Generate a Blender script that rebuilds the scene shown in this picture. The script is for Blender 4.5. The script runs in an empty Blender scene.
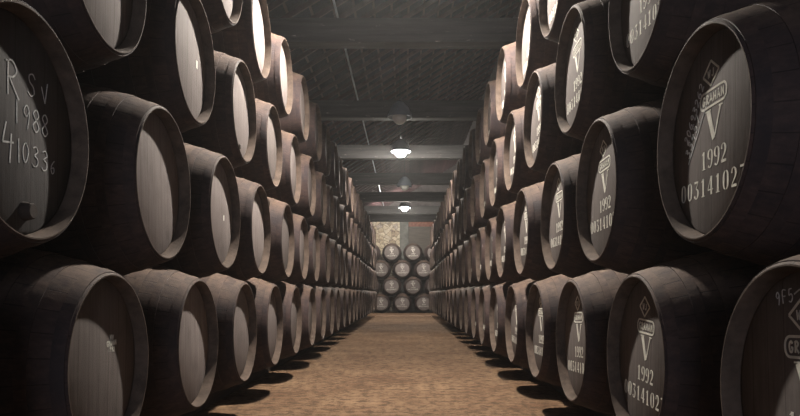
import bpy, bmesh, math, random
from mathutils import Vector, Matrix
random.seed(7)
PI = math.pi
C = bpy.context.scene.collection
sc = bpy.context.scene

# ------------------------------------------------------------------ node helpers
def new_mat(name):
    m = bpy.data.materials.new(name); m.use_nodes = True
    nt = m.node_tree; nt.nodes.clear()
    out = nt.nodes.new('ShaderNodeOutputMaterial')
    b = nt.nodes.new('ShaderNodeBsdfPrincipled'); b.inputs['Specular IOR Level'].default_value = .12
    nt.links.new(b.outputs[0], out.inputs[0])
    return m, nt, b
def N(nt, kind, **kw):
    n = nt.nodes.new(kind)
    for k, v in kw.items(): setattr(n, k, v)
    return n
def math_n(nt, op, a, b=None, c=None):
    n = N(nt, 'ShaderNodeMath', operation=op)
    for i, v in enumerate((a, b, c)):
        if v is None: continue
        if isinstance(v, (int, float)): n.inputs[i].default_value = v
        else: nt.links.new(v, n.inputs[i])
    return n.outputs[0]
def coords(nt, scale=(1, 1, 1)):
    tc = N(nt, 'ShaderNodeTexCoord'); mp = N(nt, 'ShaderNodeMapping')
    mp.inputs['Scale'].default_value = scale
    nt.links.new(tc.outputs['Object'], mp.inputs[0])
    return mp.outputs[0]
def noise(nt, vec, scale, detail=5, rough=.6):
    n = N(nt, 'ShaderNodeTexNoise'); n.inputs['Scale'].default_value = scale
    n.inputs['Detail'].default_value = detail; n.inputs['Roughness'].default_value = rough
    nt.links.new(vec, n.inputs['Vector']); return n.outputs['Fac']
def ramp(nt, fac, stops):
    r = N(nt, 'ShaderNodeValToRGB'); e = r.color_ramp.elements
    while len(e) < len(stops): e.new(.5)
    for el, (p, c) in zip(e, stops):
        el.position = p; el.color = (c[0], c[1], c[2], 1) if not isinstance(c, (int, float)) else (c, c, c, 1)
    nt.links.new(fac, r.inputs[0]); return r.outputs[0]
def mix(nt, fac, a, b, mode='MIX'):
    n = N(nt, 'ShaderNodeMix', data_type='RGBA', blend_type=mode)
    for idx, v in ((0, fac), (6, a), (7, b)):
        if isinstance(v, (int, float)): n.inputs[idx].default_value = v
        elif isinstance(v, tuple): n.inputs[idx].default_value = (*v, 1)
        else: nt.links.new(v, n.inputs[idx])
    return n.outputs[2]
def bump(nt, b, h, strength=.3, dist=.01):
    n = N(nt, 'ShaderNodeBump'); n.inputs['Strength'].default_value = strength
    n.inputs['Distance'].default_value = dist
    nt.links.new(h, n.inputs['Height']); nt.links.new(n.outputs[0], b.inputs['Normal'])
def shifted(nt, vec, amount=40):
    # each barrel gets its own patch of the grain
    oi = N(nt, 'ShaderNodeObjectInfo')
    v = N(nt, 'ShaderNodeVectorMath', operation='ADD')
    s = math_n(nt, 'MULTIPLY', oi.outputs['Random'], amount)
    cx = N(nt, 'ShaderNodeCombineXYZ'); nt.links.new(s, cx.inputs[0]); nt.links.new(s, cx.inputs[2])
    nt.links.new(vec, v.inputs[0]); nt.links.new(cx.outputs[0], v.inputs[1])
    return v.outputs[0], oi.outputs['Random']

# ------------------------------------------------------------------ materials
def stave_material(name='oak_staves', seams=1.0):
    m, nt, b = new_mat(name)
    tc = N(nt, 'ShaderNodeTexCoord'); sp = N(nt, 'ShaderNodeSeparateXYZ')
    nt.links.new(tc.outputs['Object'], sp.inputs[0])
    ang = math_n(nt, 'ARCTAN2', sp.outputs[1], sp.outputs[2])
    t = math_n(nt, 'MULTIPLY', math_n(nt, 'ADD', ang, PI), 28/(2*PI))
    idx = math_n(nt, 'FLOOR', t); fr = math_n(nt, 'FRACT', t)
    edge = math_n(nt, 'ABSOLUTE', math_n(nt, 'SUBTRACT', fr, .5))
    seam = math_n(nt, 'GREATER_THAN', edge, .475)
    obj, rnd = shifted(nt, tc.outputs['Object'])
    wn = N(nt, 'ShaderNodeTexWhiteNoise', noise_dimensions='2D')
    cx = N(nt, 'ShaderNodeCombineXYZ'); nt.links.new(idx, cx.inputs[0]); nt.links.new(math_n(nt, 'MULTIPLY', rnd, 77), cx.inputs[1])
    nt.links.new(cx.outputs[0], wn.inputs['Vector'])
    mp = N(nt, 'ShaderNodeMapping'); mp.inputs['Scale'].default_value = (2, 26, 26)
    nt.links.new(obj, mp.inputs[0])
    grain = noise(nt, mp.outputs[0], 1.5, 6, .65)
    blot = noise(nt, obj, 4.5, 6, .7)
    base = ramp(nt, grain, [(.3, (.034, .023, .021)), (.7, (.078, .048, .042))])
    base = mix(nt, math_n(nt, 'MULTIPLY', wn.outputs['Value'], .4), base, (.033, .025, .026))
    base = mix(nt, ramp(nt, blot, [(.42, 0.0), (.62, .85)]), base, (.024, .019, .021))
    # cellar dust that has settled on whatever faces up
    geo = N(nt, 'ShaderNodeNewGeometry'); s2 = N(nt, 'ShaderNodeSeparateXYZ')
    nt.links.new(geo.outputs['Normal'], s2.inputs[0])
    up = ramp(nt, s2.outputs[2], [(.45, 0.0), (.95, 1.0)])
    dn = ramp(nt, noise(nt, obj, 7, 8, .75), [(.38, .15), (.62, 1.0)])
    dust = math_n(nt, 'MULTIPLY', up, dn)
    base = mix(nt, math_n(nt, 'MULTIPLY', dust, .75), base, (.17, .115, .082))
    base = mix(nt, math_n(nt, 'MULTIPLY', seam, .6*seams), base, (.012, .01, .01))
    nt.links.new(base, b.inputs['Base Color'])
    b.inputs['Roughness'].default_value = .72
    h = math_n(nt, 'ADD', math_n(nt, 'MULTIPLY', grain, .5), math_n(nt, 'ADD', math_n(nt, 'MULTIPLY', seam, -.7*seams), math_n(nt, 'MULTIPLY', blot, .6)))
    bump(nt, b, h, .5, .006)
    return m
def head_material(name, lo, hi, planks=8):
    m, nt, b = new_mat(name)
    tc = N(nt, 'ShaderNodeTexCoord'); sp = N(nt, 'ShaderNodeSeparateXYZ')
    nt.links.new(tc.outputs['Object'], sp.inputs[0])
    obj, rnd = shifted(nt, tc.outputs['Object'])
    t = math_n(nt, 'MULTIPLY', math_n(nt, 'ADD', sp.outputs[1], 1), planks/.72)
    idx = math_n(nt, 'FLOOR', t); fr = math_n(nt, 'FRACT', t)
    seam = math_n(nt, 'GREATER_THAN', math_n(nt, 'ABSOLUTE', math_n(nt, 'SUBTRACT', fr, .5)), .472)
    wn = N(nt, 'ShaderNodeTexWhiteNoise', noise_dimensions='2D')
    cx = N(nt, 'ShaderNodeCombineXYZ'); nt.links.new(idx, cx.inputs[0]); nt.links.new(math_n(nt, 'MULTIPLY', rnd, 77), cx.inputs[1])
    nt.links.new(cx.outputs[0], wn.inputs['Vector'])
    mp = N(nt, 'ShaderNodeMapping'); mp.inputs['Scale'].default_value = (10, 30, 2.2)
    nt.links.new(obj, mp.inputs[0])
    grain = noise(nt, mp.outputs[0], 1.6, 6, .6)
    blot = noise(nt, obj, 5, 5, .6)
    base = ramp(nt, grain, [(.3, lo), (.7, hi)])
    base = mix(nt, math_n(nt, 'MULTIPLY', wn.outputs['Value'], .2), base, tuple(c*.6 for c in lo))
    base = mix(nt, ramp(nt, blot, [(.5, 0.0), (.72, .45)]), base, tuple(c*.55 for c in lo))
    tone = math_n(nt, 'MULTIPLY', rnd, .45)
    base = mix(nt, tone, base, tuple(c*.55 for c in lo))
    base = mix(nt, math_n(nt, 'MULTIPLY', seam, .35), base, (.03, .024, .02))
    nt.links.new(base, b.inputs['Base Color']); b.inputs['Roughness'].default_value = .8
    bump(nt, b, math_n(nt, 'ADD', grain, math_n(nt, 'MULTIPLY', seam, -1)), .35, .004)
    return m
def plain(name, col, rough=.7, metal=0, nscale=8, var=.35, bstr=.2):
    m, nt, b = new_mat(name)
    v, r = shifted(nt, coords(nt))
    n = noise(nt, v, nscale, 6, .65)
    c = ramp(nt, n, [(.3, tuple(x*(1-var) for x in col)), (.7, tuple(min(1, x*(1+var)) for x in col))])
    nt.links.new(c, b.inputs['Base Color'])
    b.inputs['Roughness'].default_value = rough; b.inputs['Metallic'].default_value = metal
    if bstr: bump(nt, b, n, bstr, .01)
    return m
def timber(name, lo, hi, scale, peel=None):
    m, nt, b = new_mat(name)
    v = coords(nt, scale); n = noise(nt, v, 1.5, 7, .65)
    c = ramp(nt, n, [(.3, lo), (.7, hi)])
    if peel:
        w = noise(nt, coords(nt, (1.2, 3, 6)), 3.2, 8, .8)
        c = mix(nt, ramp(nt, w, [(.60, 0.0), (.68, .8)]), c, peel)
    nt.links.new(c, b.inputs['Base Color']); b.inputs['Roughness'].default_value = .8
    bump(nt, b, n, .5, .02); return m
def floor_material():
    m, nt, b = new_mat('trodden_earth')
    v = coords(nt)
    a = noise(nt, v, 1.1, 8, .65); f = noise(nt, v, 9, 10, .8); g = noise(nt, coords(nt, (1, .6, 1)), 60, 4, .7)
    c = ramp(nt, a, [(.35, (.16, .090, .052)), (.65, (.29, .182, .108))])
    c = mix(nt, ramp(nt, f, [(.42, .9), (.55, 0.0)]), c, (.075, .045, .028))
    c = mix(nt, ramp(nt, g, [(.62, 0.0), (.70, .5)]), c, (.42, .32, .23))
    c = mix(nt, ramp(nt, g, [(.30, .6), (.38, 0.0)]), c, (.055, .036, .026))
    nt.links.new(c, b.inputs['Base Color']); b.inputs['Roughness'].default_value = .9
    bump(nt, b, math_n(nt, 'ADD', math_n(nt, 'ADD', f, math_n(nt, 'MULTIPLY', g, .35)), a), .9, .05)
    return m
def rubble_material():
    m, nt, b = new_mat('rubble_stone')
    v = coords(nt)
    vo = N(nt, 'ShaderNodeTexVoronoi'); vo.inputs['Scale'].default_value = 4.2; nt.links.new(v, vo.inputs['Vector'])
    ve = N(nt, 'ShaderNodeTexVoronoi', feature='DISTANCE_TO_EDGE'); ve.inputs['Scale'].default_value = 4.2; nt.links.new(v, ve.inputs['Vector'])
    s = N(nt, 'ShaderNodeSeparateColor'); nt.links.new(vo.outputs['Color'], s.inputs[0])
    c = ramp(nt, s.outputs[0], [(.0, (.20, .14, .09)), (.35, (.46, .37, .25)), (.7, (.62, .54, .40)), (1, (.35, .30, .27))])
    c = mix(nt, ramp(nt, ve.outputs['Distance'], [(.02, .8), (.08, 0.0)]), c, (.07, .055, .05))
    c = mix(nt, .35, c, ramp(nt, noise(nt, v, 12, 6), [(.35, (.12, .09, .07)), (.65, (.7, .62, .5))]), 'MIX')
    nt.links.new(c, b.inputs['Base Color']); b.inputs['Roughness'].default_value = .9
    bump(nt, b, ve.outputs['Distance'], .9, .08)
    return m
def tile_material():
    m, nt, b = new_mat('clay_tile_underside')
    tc = N(nt, 'ShaderNodeTexCoord')
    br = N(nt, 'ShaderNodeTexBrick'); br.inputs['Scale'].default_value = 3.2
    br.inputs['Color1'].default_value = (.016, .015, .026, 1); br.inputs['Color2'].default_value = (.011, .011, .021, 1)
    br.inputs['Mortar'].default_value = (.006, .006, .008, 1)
    nt.links.new(tc.outputs['Object'], br.inputs['Vector'])
    nt.links.new(br.outputs['Color'], b.inputs['Base Color']); b.inputs['Roughness'].default_value = .85
    bump(nt, b, br.outputs['Fac'], .5, .02); return m
def bulb_material(strength):
    m, nt, b = new_mat('glowing_bulb')
    b.inputs['Base Color'].default_value = (.9, .9, .85, 1)
    b.inputs['Emission Color'].default_value = (1.0, .93, .83, 1)
    b.inputs['Emission Strength'].default_value = strength
    return m

M = dict(
    stave=stave_material(),
    pale=head_material('pale_oak_head', (.175, .148, .142), (.245, .21, .20)),
    grey=head_material('greyed_oak_head', (.125, .106, .100), (.17, .146, .138)),
    dark=head_material('tarred_oak_head', (.08, .076, .076), (.11, .10, .10)),
    hoop=stave_material('dusty_hoop_iron', 0.0),
    chime=plain('bare_chime_oak', (.080, .058, .046), .8, 0, 12, .4, .3),
    paint=plain('stencil_paint', (.66, .64, .57), .8, 0, 30, .15, 0),
    chalk=plain('white_chalk', (.58, .58, .58), .95, 0, 60, .35, 0),
    paper=plain('paper_tag', (.75, .74, .68), .8, 0, 10, .1, 0),
    cork=plain('bung_wood', (.05, .04, .035), .8, 0, 10, .3, .2),
    beam=timber('old_tie_beam', (.035, .035, .036), (.08, .077, .075), (.5, 5, 9), (.36, .31, .29)),
    rafter=timber('rafter_wood', (.035, .021, .024), (.080, .045, .046), (3, 12, 3)),
    rail=timber('bearer_wood', (.035, .028, .026), (.075, .058, .05), (9, .8, 9)),
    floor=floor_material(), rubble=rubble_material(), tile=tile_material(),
    plaster=plain('grey_plaster', (.12, .12, .11), .9, 0, 3, .35, .3),
    darkwall=plain('sooty_plaster', (.09, .08, .08), .9, 0, 3, .35, .3),
    board=timber('grey_boards', (.07, .062, .055), (.12, .104, .09), (1, 6, 12)),
    brick=plain('brick_course', (.17, .075, .055), .9, 0, 9, .4, .3),
    enamel=plain('enamel_shade', (.30, .34, .38), .4, .3, 6, .1, 0),
    cable=plain('black_cable', (.03, .03, .03), .6, 0, 6, .1, 0),
    kerb=plain('kerb_stone', (.34, .23, .16), .9, 0, 5, .3, .3),
)

# ------------------------------------------------------------------ object helpers
def link(o, parent=None):
    C.objects.link(o)
    if parent: o.parent = parent
    return o
def obj(name, bm, mat, parent=None, smooth=False):
    me = bpy.data.meshes.new(name)
    bmesh.ops.recalc_face_normals(bm, faces=bm.faces)
    bm.to_mesh(me); bm.free()
    if smooth:
        for p in me.polygons: p.use_smooth = True
        try: me.set_sharp_from_angle(angle=math.radians(32))
        except Exception: pass
    me.materials.append(mat)
    return link(bpy.data.objects.new(name, me), parent)
def tag(o, label, cat, group=None, kind=None):
    if label: o['label'] = label
    if cat: o['category'] = cat
    if group: o['group'] = group
    if kind: o['kind'] = kind
    return o
def struct(o): o['kind'] = 'structure'; return o
def box(bm, x0, x1, y0, y1, z0, z1):
    v = [bm.verts.new((x, y, z)) for x in (x0, x1) for y in (y0, y1) for z in (z0, z1)]
    for f in ((0, 1, 3, 2), (4, 6, 7, 5), (0, 4, 5, 1), (2, 3, 7, 6), (0, 2, 6, 4), (1, 5, 7, 3)):
        bm.faces.new([v[i] for i in f])
def box_obj(name, dims, mat, parent=None, bev=0, origin=None):
    bm = bmesh.new(); box(bm, *dims)
    if bev: bmesh.ops.bevel(bm, geom=bm.edges[:], offset=bev, segments=2, affect='EDGES', profile=.6)
    return obj(name, bm, mat, parent)
def lathe_x(bm, prof, seg=72, closed=True, jig=None):
    """prof: (x, r) pairs turned about the X axis; closed profile makes a solid ring"""
    rings = []
    for (x, r) in prof:
        if r < 1e-6: rings.append([bm.verts.new((x, 0, 0))]*seg)
        else:
            rings.append([bm.verts.new((x, r*math.sin(2*PI*i/seg), r*math.cos(2*PI*i/seg))) for i in range(seg)])
    n = len(prof)
    for a in range(n if closed else n-1):
        A, B = rings[a], rings[(a+1) % n]
        for i in range(seg):
            q = [A[i], A[(i+1) % seg], B[(i+1) % seg], B[i]]
            u = []
            for w in q:
                if w not in u: u.append(w)
            if len(u) >= 3:
                try: bm.faces.new(u)
                except ValueError: pass
def tube(bm, pts, r, seg=8):
    rings = []
    for i, p in enumerate(pts):
        p = Vector(p); a = Vector(pts[max(0, i-1)]); b = Vector(pts[min(len(pts)-1, i+1)])
        d = (b-a).normalized(); u = d.orthogonal().normalized(); w = d.cross(u)
        rings.append([bm.verts.new(p + r*(math.cos(2*PI*k/seg)*u + math.sin(2*PI*k/seg)*w)) for k in range(seg)])
    for A, B in zip(rings, rings[1:]):
        for k in range(seg): bm.faces.new((A[k], A[(k+1) % seg], B[(k+1) % seg], B[k]))
    bm.faces.new(rings[0]); bm.faces.new(rings[-1][::-1])

# ------------------------------------------------------------------ lettering
def cr(pts, n=5):
    """Catmull-Rom through the points (u, v, width)"""
    if len(pts) < 3: return pts
    out = []
    P = [pts[0]] + list(pts) + [pts[-1]]
    for i in range(1, len(P)-2):
        for k in range(n):
            t = k/n
            out.append(tuple(.5*(2*P[i][j] + (-P[i-1][j]+P[i+1][j])*t + (2*P[i-1][j]-5*P[i][j]+4*P[i+1][j]-P[i+2][j])*t*t
                                 + (-P[i-1][j]+3*P[i][j]-3*P[i+1][j]+P[i+2][j])*t**3) for j in range(3)))
    out.append(tuple(pts[-1])); return out
def ribbon(bm, pts, x0, th=.0012):
    L = []
    for i, p in enumerate(pts):
        a = pts[max(0, i-1)]; b = pts[min(len(pts)-1, i+1)]
        d = Vector((b[0]-a[0], b[1]-a[1]))
        if d.length < 1e-9: d = Vector((1, 0))
        d.normalize(); nx, ny = -d.y*p[2]/2, d.x*p[2]/2
        L.append([bm.verts.new((x, p[0]+s*nx, p[1]+s*ny)) for x in (x0, x0+th) for s in (1, -1)])
    for A, B in zip(L, L[1:]):
        for q in ((0, 1), (1, 3), (3, 2), (2, 0)): bm.faces.new((A[q[0]], A[q[1]], B[q[1]], B[q[0]]))
    for E_ in (L[0], L[-1]): bm.faces.new((E_[0], E_[1], E_[3], E_[2]))
BOLD = {  # fat-face stencil figures: (points with widths), stencil bridges left open
 '0': [[(.27,.98,.04),(.12,.82,.14),(.09,.5,.2),(.12,.18,.14),(.27,.02,.04)], [(.35,.98,.04),(.5,.82,.14),(.53,.5,.2),(.5,.18,.14),(.35,.02,.04)]],
 '1': [[(.31,.97,.2),(.31,.03,.2)], [(.12,.82,.05),(.28,.95,.05)], [(.12,.03,.05),(.5,.03,.05)]],
 '2': [[(.1,.72,.13),(.15,.92,.07),(.33,.97,.06),(.5,.76,.2),(.42,.5,.14),(.2,.26,.07),(.08,.1,.05)], [(.06,.09,.15),(.55,.09,.15)]],
 '3': [[(.08,.92,.12),(.52,.92,.12)], [(.5,.86,.05),(.26,.57,.05)], [(.26,.55,.04),(.44,.48,.12),(.51,.27,.2),(.38,.05,.08),(.2,.03,.06),(.07,.18,.13)]],
 '4': [[(.41,.98,.18),(.41,.02,.18)], [(.36,.95,.05),(.04,.33,.05)], [(.02,.28,.07),(.6,.28,.07)]],
 '9': [[(.29,.98,.04),(.13,.87,.13),(.09,.7,.17),(.14,.54,.12),(.29,.46,.04)], [(.35,.98,.04),(.51,.82,.14),(.53,.52,.19),(.44,.17,.13),(.26,.03,.06),(.1,.12,.12)]],
 'V': [[(.02,.97,.30),(.40,.0,.22)], [(.48,.10,.08),(.86,.97,.09)], [(-.18,.98,.05),(.20,.98,.05)], [(.76,.98,.05),(1.02,.98,.05)]],
}
THIN = {  # single-stroke hand
 'A': [[(0,0),(.3,1),(.6,0)], [(.12,.38),(.48,.38)]], 'F': [[(.1,0),(.1,1),(.55,1)], [(.1,.55),(.45,.55)]],
 'G': [[(.55,.8),(.35,1),(.1,.8),(.05,.45),(.2,.05),(.45,.05),(.56,.4),(.34,.42)]],
 'H': [[(.05,0),(.05,1)], [(.55,0),(.55,1)], [(.05,.5),(.55,.5)]], 'J': [[(.45,1),(.45,.2),(.25,0),(.05,.2)]],
 'M': [[(.02,0),(.1,1),(.3,.35),(.5,1),(.58,0)]], 'R': [[(.08,-.02),(.08,.55),(.1,1)], [(-.02,.92),(.3,1.0),(.5,.78),(.34,.55),(.1,.5)], [(.15,.5),(.35,.25),(.62,-.05)]],
 'S': [[(.55,.85),(.35,1),(.1,.85),(.16,.6),(.45,.45),(.55,.2),(.3,0),(.05,.12)]], 'V': [[(.02,.8),(.28,0)], [(.28,0),(.62,1.05)]],
 'W': [[(0,1),(.15,0),(.3,.7),(.45,0),(.6,1)]],
 '0': [[(.3,1),(.1,.75),(.08,.35),(.28,0),(.48,.3),(.5,.7),(.3,1)]], '1': [[(.28,1.02),(.3,0)]],
 '2': [[(.08,.8),(.3,1),(.5,.75),(.3,.35),(.05,.02)], [(.05,.02),(.55,.05)]],
 '3': [[(.08,.9),(.35,1),(.5,.78),(.22,.55),(.5,.4),(.48,.1),(.2,-.02),(.03,.1)]],
 '4': [[(.2,1.05),(.02,.42)], [(.02,.42),(.58,.5)], [(.46,.75),(.38,-.15)]],
 '5': [[(.5,1),(.15,1)], [(.15,1),(.1,.55),(.4,.6),(.52,.3),(.3,0),(.05,.08)]],
 '6': [[(.45,1),(.15,.65),(.06,.3),(.25,0),(.48,.2),(.4,.48),(.1,.35)]], '7': [[(.05,1),(.55,1)], [(.55,1),(.2,0)]],
 '8': [[(.3,.52),(.08,.78),(.3,1),(.5,.78),(.3,.52),(.06,.25),(.28,0),(.52,.22),(.3,.52)]],
 '9': [[(.5,.75),(.3,1),(.08,.72),(.28,.5),(.5,.75),(.45,.3),(.36,-.05)]], '-': [[(.1,.5),(.5,.5)]],
}
def write(bm, text, u, v, h, pitch, x0, rot=0, bold=False, w=.08, aspect=1.0):
    """text centred on (u, v); h letter height, pitch the advance"""
    n = len(text); c, s = math.cos(rot), math.sin(rot)
    for i, ch in enumerate(text):
        if ch == ' ': continue
        ox = (i-(n-1)/2)*pitch
        for st in (BOLD if bold else THIN)[ch]:
            pts = st if bold else [(p[0], p[1], w) for p in st]
            if len(pts) > 2: pts = cr(pts) if ch not in 'AHMW' else pts
            q = []
            for p in pts:
                a, b_ = (p[0]-.31)*h*aspect + ox, (p[1]-.5)*h
                q.append((u + a*c - b_*s, v + a*s + b_*c, p[2]*h*(.9 if bold else 1)))
            ribbon(bm, q, x0)
def rounded(bm, u, v, W, H, x0, w, notch=True):
    pts = []
    r = H*.42
    for (cx, cy, a0) in ((W/2-r, H/2-r, 0), (-W/2+r, H/2-r, 90), (-W/2+r, -H/2+r, 180), (W/2-r, -H/2+r, 270)):
        for k in range(5):
            a = math.radians(a0+k*22.5); pts.append((u+cx+r*math.cos(a), v+cy+r*math.sin(a), w))
    pts.append(pts[0]); ribbon(bm, pts, x0)
def diamond(bm, u, v, W, H, x0, w):
    p = [(u, v+H/2), (u+W/2, v), (u, v-H/2), (u-W/2, v), (u, v+H/2)]
    for a, b in zip(p, p[1:]): ribbon(bm, [(*a, w), (*b, w)], x0)

# ------------------------------------------------------------------ barrel
R_B, R_E, LEN = .528, .39, 1.36         # belly radius, chime radius, length
HX = LEN/2
def radius(x):
    t = abs(x)/HX
    return R_B - (R_B-R_E)*(t**2.0)
REC = .058
XF = HX-REC                              # outer face of the head
def body_mesh(seg, n):
    bm = bmesh.new()
    xs = [-HX + 2*HX*i/n for i in range(n+1)]
    outer = [(x, radius(x)) for x in xs]
    e = R_E
    prof = [(-HX, e-.006)] + [(-HX+.010, radius(HX-.010))] + outer[1:-1] + [(HX-.010, radius(HX-.010)), (HX, e-.006), (HX, e-.011), (HX-.006, e-.013), (XF, e-.021), (XF-.05, e-.021)]
    inner = [(x, radius(x)-.04) for x in xs[2:-2]][::-1]
    prof += inner + [(-XF+.05, e-.021), (-XF, e-.021), (-HX+.006, e-.013), (-HX, e-.011)]
    lathe_x(bm, prof, seg)
    for f in bm.faces:      # the bare end grain and bevel of the chime
        c = f.calc_center_median(); rr = math.hypot(c.y, c.z)
        if abs(c.x) > XF-.052 and rr < R_E-.004: f.material_index = 1
    return bm
def head_bm(seg):
    bm = bmesh.new(); r = R_E-.022
    lathe_x(bm, [(XF-.028, 0), (XF-.028, r), (XF-.006, r), (XF, r-.012), (XF, 0)], seg, closed=False)
    return bm
def hoop_bm(x0, x1, seg=72, t=.0028):
    bm = bmesh.new()
    m_ = (x0+x1)/2
    lathe_x(bm, [(x0, radius(x0)-.002), (x0, radius(x0)+t), (m_, radius(m_)+t+.0008), (x1, radius(x1)+t), (x1, radius(x1)-.002)], seg)
    return bm
HOOPS = [(HX-.052, HX-.008), (HX-.165, HX-.125), (HX-.275, HX-.235), (HX-.475, HX-.430)]
HOOPS = HOOPS + [(-b, -a) for a, b in HOOPS]

CEN = R_B                                # barrel axis above the thing's origin
def make_barrel(seg, n, detail):
    root = bpy.data.objects.new('barrel', None); C.objects.link(root)
    root.empty_display_size = .2
    parts = [obj('body', body_mesh(seg, n), M['stave'], root, True)]; parts[0].data.materials.append(M['chime'])
    hd = obj('head', head_bm(seg), M['pale'], root, True); parts.append(hd)
    h2 = hd.copy(); h2.rotation_euler.z = PI; link(h2, root); parts.append(h2)
    for a, b in HOOPS[:detail]:
        parts.append(obj('hoop', hoop_bm(a, b, seg), M['hoop'], root, True))
    for p in parts: p.location.z = CEN
    return root
def body_only_far(seg, n):
    """far copies: body with its hoops pressed into one mesh, head apart"""
    root = bpy.data.objects.new('barrel', None); C.objects.link(root); root.empty_display_size = .2
    bm = body_mesh(seg, n)
    for a, b in HOOPS:
        m_ = (a+b)/2; lathe_x(bm, [(a, radius(a)-.002), (a, radius(a)+.0035), (b, radius(b)+.0035), (b, radius(b)-.002)], seg)
    bo = obj('body', bm, M['stave'], root, True)
    nb = len(bo.data.polygons)-len(HOOPS)*seg*4
    bo.data.materials.append(M['chime']); bo.data.materials.append(M['hoop'])
    for i in range(nb, len(bo.data.polygons)): bo.data.polygons[i].material_index = 2
    hd = obj('head', head_bm(seg), M['pale'], root, True)
    h2 = hd.copy(); h2.rotation_euler.z = PI; link(h2, root)
    for p in root.children: p.location.z = CEN
    return root

proto_near = make_barrel(96, 22, 8)
proto_mid = make_barrel(56, 14, 8)
proto_far = body_only_far(40, 10)
# three shades of head as separate mesh data so copies can share them
HEADS = {}
for pname, pr in (('near', proto_near), ('mid', proto_mid), ('far', proto_far)):
    base = [c for c in pr.children if c.name.startswith('head')][0].data
    for k in ('pale', 'grey', 'dark'):
        me = base if k == 'pale' else base.copy()
        if k != 'pale': me.materials.clear(); me.materials.append(M[k])
        HEADS[pname, k] = me
PROTO = {'near': proto_near, 'mid': proto_mid, 'far': proto_far}
used = set()
XT = XF + .0002
def stencil_mesh(num='003141023', year='1992'):
    bm = bmesh.new()
    diamond(bm, -.008, .242, .125, .092, XT, .008)
    write(bm, 'WJ', -.008, .242, .028, .030, XT, w=.16)
    rounded(bm, .008, .150, .205, .060, XT, .008)
    write(bm, 'GRAHAM', .008, .150, .032, .029, XT, w=.2)
    write(bm, 'V', .004, .052, .112, .1, XT, bold=True, aspect=1.0)
    write(bm, year, .012, -.072, .070, .052, XT, bold=True, aspect=1.0)
    write(bm, num, -.012, -.172, .070, .0585, XT, bold=True, aspect=1.0)
    me = bpy.data.meshes.new('stencil_lettering'); bmesh.ops.recalc_face_normals(bm, faces=bm.faces)
    bm.to_mesh(me); bm.free(); me.materials.append(M['paint']); return me
def small_stencil_mesh():
    bm = bmesh.new()
    write(bm, 'V', .01, .05, .07, .1, XT, bold=True); write(bm, '1992', .0, -.03, .055, .045, XT, bold=True)
    write(bm, '003141023', 0, -.115, .055, .05, XT, bold=True)
    me = bpy.data.meshes.new('stencil_lettering'); bmesh.ops.recalc_face_normals(bm, faces=bm.faces)
    bm.to_mesh(me); bm.free(); me.materials.append(M['paint']); return me
STEN = stencil_mesh()
def copy_barrel(kind, x, y, z, rz, label, group, head='pale', roll=0.0, marks=None):
    """z is the height of the barrel's axis; marks: list of (name, mesh)"""
    p = PROTO[kind]
    if kind not in used: used.add(kind); r = p; kids = list(p.children)
    else:
        r = p.copy(); C.objects.link(r); kids = []
        for ch in p.children:
            if ch.name.startswith('stencil') : continue
            if ch.get('extra'): continue
            c = ch.copy(); C.objects.link(c); c.parent = r; kids.append(c)
    r.location = (x, y, z-CEN); r.rotation_euler = (0, 0, rz)
    for c in kids:
        if c.name.startswith('head'): c.data = HEADS[kind, head]; c.rotation_euler.x = roll
        elif c.name.startswith('body'): c.rotation_euler.x = roll*3
    tag(r, label, 'barrel', group)
    for (nm, me) in (marks or []):
        o = bpy.data.objects.new(nm, me); link(o, r); o.location.z = CEN; o.rotation_euler.x = roll if nm.startswith('stencil') else 0
        o['extra'] = 1
        if nm.startswith('stencil') and 'chalk scribbles' in label: o.location.y = -.004; o.location.z -= .012
    return r

FL = -1.0                                # floor below the camera; world z = z - FL
XL, XR, SP, YL, YR = -1.249, 1.060, 1.2046, 2.8206, 1.8549
ROWZ = {'L': [-.300, .569, 1.438, 2.312], 'R': [-.300, .569, 1.438, 2.307]}
ORD = ['nearest', 'second nearest', 'third nearest', 'fourth', 'fifth', 'sixth', 'seventh', 'eighth', 'ninth', 'tenth', 'eleventh', 'twelfth',
       'thirteenth', 'fourteenth', 'fifteenth', 'sixteenth', 'seventeenth', 'eighteenth', 'nineteenth', 'twentieth', 'twenty-first',
       'twenty-second', 'twenty-third', 'twenty-fourth', 'twenty-fifth']
ROWN = ['bottom row', 'second row', 'third row', 'top row']
SPECIAL = {
 ('L', 1, -.5): 'dark barrel chalked RSV 1988 410336 at the far left edge',
 ('L', 1, .5): 'brown barrel with bare grey head directly right of the RSV 1988 barrel',
 ('L', 0, 0): 'large dusty barrel at bottom left with a tiny stencil on its dark head',
 ('L', 0, 1): 'dusty bottom row barrel right of the one with the tiny stencil',
 ('L', 2, 0): 'dark barrel cut by the top left frame edge, grey head, third row',
 ('L', 2, 1): 'third row left barrel with pale plain head, its top cut by the frame',
 ('R', 1, .5): 'large barrel stencilled V 1992 003141023 with chalk scribbles beside the lettering',
 ('R', 0, 0): 'bottom right corner barrel, partly cropped, with chalk scribble above its stencil',
 ('R', 0, 1): 'dusty bottom row barrel stencilled V 1992, directly left of the corner barrel',
 ('R', 1, 1.5): 'second row barrel stencilled V 1992, left of the large chalk scribbled barrel',
 ('R', 2, 1): 'third row barrel cut by the top edge, diagonally above the chalk scribbled barrel',
}
def mesh_from(bm, name, mat):
    bmesh.ops.recalc_face_normals(bm, faces=bm.faces)
    me = bpy.data.meshes.new(name); bm.to_mesh(me); bm.free(); me.materials.append(mat); return me
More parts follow.
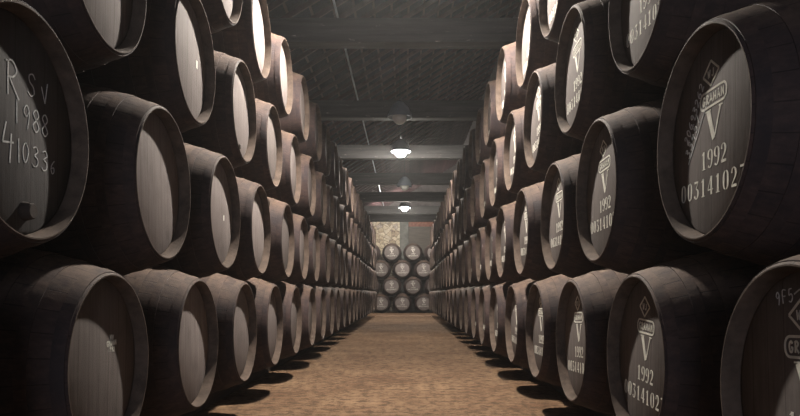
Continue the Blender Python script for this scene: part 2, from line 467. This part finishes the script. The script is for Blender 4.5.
def chalk(lines, name='chalk_writing'):
    bm = bmesh.new()
    for l in lines:
        if l[0] == 'line': ribbon(bm, cr([(p[0], p[1], .004) for p in l[1]]) if len(l[1]) > 2 else [(p[0], p[1], .004) for p in l[1]], XT+.0002)
        else: write(bm, l[0], l[1], l[2], l[3], l[4], XT+.0002, rot=l[5] if len(l) > 5 else 0, w=l[6] if len(l) > 6 else .055)
    return mesh_from(bm, name, M['chalk'])
RSV = -.04
chalk_rsv = chalk([('R', .014+RSV, .148, .115, .09), ('S', .125+RSV, .160, .08, .09, -.1), ('V', .21+RSV, .155, .07, .09, .1),
                   ('1988', .125+RSV, .042, .078, .058, -.02), ('4', -.01+RSV, -.065, .11, .06), ('1', .05+RSV, -.085, .08, .06), ('033', .150+RSV, -.085, .07, .060, -.04), ('6', .265+RSV, -.100, .05, .05, -.1)])
chalk_v = chalk([('20693262', -.155, .115, .040, .031, .92, .10), ('33457', -.165, .03, .042, .036, .92, .10), ('line', [(-.205, -.07), (-.12, .03), (-.05, .12)])])
chalk_corner = chalk([('9F5', -.105, .292, .038, .033, .15, .09), ('line', [(-.055, .300), (-.01, .318), (.05, .305)])])
bm = bmesh.new(); write(bm, 'WW', .105, .115, .022, .02, XT, w=.16); write(bm, 'GRAHAM', .105, .088, .022, .016, XT, w=.2, rot=.1); write(bm, '1992', .105, .062, .02, .017, XT, w=.18)
tiny = mesh_from(bm, 'stencil_lettering', M['paint'])
def bung_mesh(u, v, r=.030, l=.03):
    bm = bmesh.new(); lathe_x(bm, [(XF-.004, 0), (XF-.004, r), (XF+l, r*.82), (XF+l+.004, r*.7), (XF+l+.004, 0)], 20, closed=False)
    bmesh.ops.translate(bm, verts=bm.verts, vec=(0, u, v)); return mesh_from(bm, 'bung', M['cork'])
def tag_mesh(u, v, w=.02, h=.04):
    bm = bmesh.new(); box(bm, XF+.0002, XF+.0016, u-w/2, u+w/2, v-h/2, v+h/2); return mesh_from(bm, 'paper_tag', M['paper'])

def stack(side, ks, group):
    X = (XL-HX) if side == 'L' else (XR+HX)
    for row in range(4):
        k0, k1 = ks[row]; n = 0; k = k0
        while k <= k1+1e-6:
            y = (YL if side == 'L' else YR) + SP*k
            z = ROWZ[side][row]-FL
            jx = random.uniform(-.018, .018) if row else random.uniform(-.012, .012)
            jr = random.uniform(-.06, .06)
            if (side, row, k) == ('R', 1, .5): jr = .0; z += .018; y -= .03; jx = .012
            if (side, row, k) == ('R', 0, 1): jr = -.05
            marks = []
            kind = 'near' if y < 6 else ('mid' if y < 13.5 else 'far')
            if side == 'R':
                head = 'grey'
                if y < 3.3: head = 'grey'
                marks.append(('stencil_lettering', STEN))
            else:
                head = random.choice(['pale', 'pale', 'pale', 'grey']) if y > 6 else 'pale'
            key = (side, row, k)
            if key == ('L', 1, -.5): head = 'dark'; marks += [('chalk_writing', chalk_rsv), ('bung', bung_mesh(.04, -.285, .034))]
            if key == ('R', 1, .5): marks += [('chalk_writing', chalk_v)]
            if key == ('R', 0, 0): marks += [('chalk_writing', chalk_corner)]
            if key == ('L', 0, 0): marks += [('stencil_lettering', tiny)]; head = 'grey'
            if key == ('L', 1, 1.5): marks += [('paper_tag', tag_mesh(.13, -.02))]
            if key == ('L', 2, 1): marks += [('paper_tag', tag_mesh(.17, .02, .03, .05))]
            if key == ('L', 3, 2.5): marks += [('paper_tag', tag_mesh(.15, -.02))]
            if key == ('L', 2, 2): marks += [('bung', bung_mesh(.0, -.27, .022, .015))]
            if key in SPECIAL: lab = SPECIAL[key]
            elif key == ('L', 0, -1): lab = 'bottom row barrel before the tiny stencil barrel, left of the frame'
            else:
                look = {'L': 'plain headed barrel', 'R': 'barrel stencilled V 1992'}[side]
                nn = n
                if (side, row) == ('L', 0): nn = n-1
                lab = '%s, %s in %s of the %s stack' % (look, ORD[nn], ROWN[row], {'L': 'left', 'R': 'right'}[side])
            copy_barrel(kind, X+jx*(1 if side == 'L' else 1), y, z, 0 if side == 'L' else PI, lab, group, head, jr, marks)
            n += 1; k += 1
stack('L', [(-1, 22), (-.5, 21.5), (0, 21), (1.5, 20.5)], 'barrels stacked along the left side of the aisle')
stack('R', [(0, 23), (.5, 22.5), (1, 22), (2.5, 21.5)], 'barrels stacked along the right side of the aisle')

# end stack, heads towards the camera
YB = 34.8
bx_odd = [-2.41, -1.28, -.15, .98, 2.11]; bx_even = [-1.845, -.715, .415, 1.545]
zb = CEN
vb = math.sqrt((2*R_B)**2-(1.13/2)**2)
where = {0: 'bottom row', 1: 'second row', 2: 'third row', 3: 'top row'}
for row in range(4):
    xs = bx_odd if row % 2 == 0 else bx_even
    for i, x in enumerate(xs):
        pos = ['leftmost', 'second from left', 'third from left', 'fourth from left', 'rightmost'][i] if len(xs) == 5 else ['leftmost', 'second from left', 'second from right', 'rightmost'][i]
        copy_barrel('far', x, YB+HX, zb+vb*row, -PI/2, 'small distant barrel, %s in the %s of the end stack' % (pos, where[row]),
                    'barrels of the end stack across the aisle', random.choice(['pale', 'grey']), random.uniform(-.05, .05), [('stencil_lettering', STEN)])

# ------------------------------------------------------------------ bearers under the bottom rows
for side, xc in (('left', XL-HX), ('right', XR+HX)):
    y0, y1 = (.9, 30.1)
    for dx, nm in ((.12, 'front'), (-.42, 'rear')):
        xx = xc + (dx if side == 'left' else -dx)
        top = (ROWZ['L'][0]-FL) - radius(abs(dx)-.06) - .004
        o = box_obj('bearer_rail', (xx-.06, xx+.06, y0, y1, 0, top), M['rail'], None, .008)
        tag(o, 'long dark timber bearer under the %s bottom row, %s' % (side, 'nearest the aisle' if nm == 'front' else 'nearest the side wall'), 'beam', 'timber bearers under the stacks')

# ------------------------------------------------------------------ room shell
YEND, YBACK = 36.6, -6.0
WL, WR = -2.95, 2.80
def zroof(x): return 5.45 + .62*x - FL
struct(box_obj('floor', (WL-.3, WR+.3, YBACK-.2, YEND+.3, -.2, 0), M['floor']))
struct(box_obj('wall_left', (WL-.3, WL, YBACK-.2, YEND+.3, 0, zroof(WL)), M['darkwall']))
struct(box_obj('wall_right', (WR, WR+.3, YBACK-.2, YEND+.3, 0, zroof(WR)), M['darkwall']))
# end wall: rubble at left, post, boards at right, brick course above
def wall_piece(name, x0, x1, z0, zt, mat, y0=YEND, y1=YEND+.3):
    bm = bmesh.new()
    a, b = (zroof(x0), zroof(x1)) if zt is None else (zt, zt)
    v = [bm.verts.new((x, y, z)) for y in (y0, y1) for (x, z) in ((x0, z0), (x1, z0), (x1, b), (x0, a))]
    bm.faces.new(v[:4]); bm.faces.new(v[4:][::-1])
    for i in range(4): bm.faces.new((v[i], v[(i+1) % 4], v[4+(i+1) % 4], v[4+i]))
    return struct(obj(name, bm, mat))
wall_piece('wall_end', WL, -.22, 0, 5.4, M['rubble'])
wall_piece('wall_end.001', -.22, WR, 0, 4.75, M['board'], YEND+.03)
wall_piece('trim_1', -.22, WR, 4.75, 5.1, M['brick'], YEND-.04)
wall_piece('wall_end.002', -.22, WR, 5.1, None, M['darkwall'])
bm = bmesh.new()
v = [bm.verts.new((x, y, z)) for y in (YEND, YEND+.3) for (x, z) in ((-1.72, 5.4), (-.22, 5.4), (-.22, zroof(-.22)))]
bm.faces.new(v[:3]); bm.faces.new(v[3:][::-1])
for i in range(3): bm.faces.new((v[i], v[(i+1) % 3], v[3+(i+1) % 3], v[3+i]))
struct(obj('wall_end.003', bm, M['darkwall']))
p = box_obj('post', (-.30, .18, YEND-.25, YEND, 0, 5.3), M['plaster'], None, .02)
tag(p, 'grey plastered pier between rubble stone and boards behind the end stack', 'pillar')
# front wall behind the camera with a wide gateway, added unseen to let cool fill light in
wall_piece('wall_front', WL, -1.5, 0, None, M['darkwall'], YBACK-.2, YBACK)
wall_piece('wall_front.001', 1.5, WR, 0, None, M['darkwall'], YBACK-.2, YBACK)
wall_piece('wall_front.002', -1.5, 1.5, 3.4, None, M['darkwall'], YBACK-.2, YBACK)
# roof: tiled slope climbing to the right, on rafters and battens
ceil = bmesh.new()
v = [ceil.verts.new((x, y, zroof(x)+dz)) for dz in (.06, .16) for (x, y) in ((WL-.4, YBACK-.3), (WR+.4, YBACK-.3), (WR+.4, YEND+.4), (WL-.4, YEND+.4))]
ceil.faces.new(v[:4][::-1]); ceil.faces.new(v[4:])
for i in range(4): ceil.faces.new((v[i], v[(i+1) % 4], v[4+(i+1) % 4], v[4+i]))
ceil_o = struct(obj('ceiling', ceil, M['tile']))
L = math.hypot(WR-WL, .62*(WR-WL))
bm = bmesh.new(); box(bm, 0, L, -.018, .018, -.05, .03)
raf = obj('rafter', bm, M['rafter'], ceil_o)
raf.rotation_euler = (0, -math.atan(.62), 0); raf.location = (WL, 4.2, zroof(WL))
y = 4.2+.55
while y < YEND:
    r = raf.copy(); C.objects.link(r); r.location = (WL, y, zroof(WL)); y += .55
ang = math.atan(.62)
bm = bmesh.new(); box(bm, -.02, .02, 0, YEND-3, 0, .03)
bat = obj('batten', bm, M['rafter'], ceil_o); bat.rotation_euler = (0, -ang, 0)
nb = 18
for i in range(nb):
    b_ = bat if i == 0 else bat.copy()
    if i: C.objects.link(b_)
    x = WL + .2 + i*(WR-WL-.4)/(nb-1)
    b_.location = (x-.03*math.sin(ang), 3, zroof(x)+.03)
bm = bmesh.new(); tube(bm, [(0, 0, 0), (0, YEND-4.3, 0)], .018, 10)
o = obj('conduit_pipe', bm, M['enamel']); o.location = (-1.12, 4, zroof(-1.12)-.16)
tag(o, 'thin grey conduit pipe running along under the roof rafters at left', 'pipe')

# tie beams
for i in range(8):
    y = 4.98 + 3.7*i if i < 7 else 30.0
    if i == 0: continue
    o = box_obj('tie_beam', (WL, WR, 0, .24, 0, .33), M['beam'], None, .02); o.location = (0, y, 3.31-FL)
    nm = ['', 'nearest', 'second nearest', 'third', 'fourth', 'fifth', 'second farthest', 'farthest'][i]
    tag(o, 'dark old timber tie beam crossing the aisle under the roof, %s%s' % (nm, '' if i in (1, 2, 6, 7) else ' from front'), 'beam', 'roof tie beams')
# kerb
o = box_obj('kerb', (-1.3, 1.15, 29.0, 29.5, 0, .045), M['kerb'], None, .01)
tag(o, 'low pale stone kerb across the aisle floor before the end stack', 'kerb')

# ------------------------------------------------------------------ lamps
def pendant(x, y, z, lit, label, strength=0, shaded=True, rad=.13):
    root = bpy.data.objects.new('pendant_lamp', None); C.objects.link(root); root.location = (x, y, z)
    bm = bmesh.new(); bmesh.ops.create_uvsphere(bm, u_segments=24, v_segments=16, radius=rad)
    obj('bulb', bm, bulb_material(strength) if lit else M['paper'], root, True)
    bm = bmesh.new(); bmesh.ops.create_cone(bm, cap_ends=True, segments=20, radius1=.045, radius2=.03, depth=.10); bmesh.ops.translate(bm, verts=bm.verts, vec=(0, 0, .17)); obj('socket', bm, M['cable'], root, True)
    bm = bmesh.new()
    lip = -.12 if rad < .1 and shaded else -.005
    prof = [(.225, lip), (.215, .06), (.160, .18), (.06, .28), (.052, .275), (.152, .172), (.205, .058), (.215, lip)]
    seg = 28; rings = [[bm.verts.new((r*math.cos(2*PI*i/seg), r*math.sin(2*PI*i/seg), zz)) for i in range(seg)] for r, zz in prof]
    for a in range(len(rings)):
        A, B = rings[a], rings[(a+1) % len(rings)]
        for i in range(seg): bm.faces.new((A[i], A[(i+1) % seg], B[(i+1) % seg], B[i]))
    if shaded: obj('shade', bm, M['enamel'], root, True)
    else: bm.free()
    ztop = zroof(x)-.1-z
    bm = bmesh.new(); tube(bm, [(0, 0, .19), (0, 0, ztop)], .006, 8); obj('cable', bm, M['cable'], root)
    return tag(root, label, 'lamp', 'bulbs hanging over the aisle')
K = 1.15
pendant(-.08, 6.3, 3.75-FL, True, 'glowing bulb hanging above the frame, nearest of the lamps', 900*3.5*(.13/.06)**2, rad=.06)
pendant(-.10, 15.0, 3.24-FL, True, 'brightest glowing bulb over the aisle, nearer of the two visible lights', 900*K)
pendant(-.02, 25.3, 3.31-FL, True, 'smaller glowing bulb over the aisle, above the end stack', 900*K)
pendant(-.30, 32.0, 3.93-FL, True, 'added unseen bulb lighting the rubble end wall, hidden behind the last tie beams', 900*1.5*(.13/.09)**2, False, .09)  # added lamp, kept out of sight, to brighten the end wall and end stack
pendant(-.10, 12.1, 3.24-FL, False, 'unlit lamp hanging just above the brightest glowing bulb')
pendant(-.02, 19.6, 3.20-FL, False, 'unlit lamp hanging between the two glowing bulbs')

# ------------------------------------------------------------------ daylight, camera, view
w = bpy.data.worlds.new('daylight'); sc.world = w; w.use_nodes = True
w.node_tree.nodes['Background'].inputs[0].default_value = (.85, .88, 1.0, 1)
w.node_tree.nodes['Background'].inputs[1].default_value = 3.0
# thin scattering haze added for glow around the lamps and greyer darks
hv = w.node_tree.nodes.new('ShaderNodeVolumeScatter'); hv.inputs['Density'].default_value = .0017; hv.inputs['Anisotropy'].default_value = .6
w.node_tree.links.new(hv.outputs[0], w.node_tree.nodes['World Output'].inputs['Volume'])
# cool fill light added in the unseen gateway, standing in for daylight
al = bpy.data.lights.new('gateway_fill', 'AREA'); al.shape = 'RECTANGLE'; al.size = 2.9; al.size_y = 3.2
al.energy = 190; al.color = (.80, .86, 1.0)
ao = bpy.data.objects.new('gateway_fill', al); C.objects.link(ao); ao.location = (0, YBACK-.1, 1.7); ao.rotation_euler = (PI/2, 0, 0)
cam = bpy.data.cameras.new('camera'); co = bpy.data.objects.new('camera', cam); C.objects.link(co)
cam.sensor_width = 36; cam.lens = 660.4/800*36
cam.shift_x = -5.2/800; cam.shift_y = 86.2/800
cam.clip_start = .05; cam.clip_end = 200
co.location = (0, 0, -FL); co.rotation_euler = (PI/2, 0, 0)
sc.camera = co
sc.view_settings.view_transform = 'Standard'; sc.view_settings.look = 'None'
sc.view_settings.exposure = 0; sc.view_settings.gamma = 1; sc.view_settings.use_curve_mapping = False
for o in C.objects:
    if 'extra' in o: del o['extra']
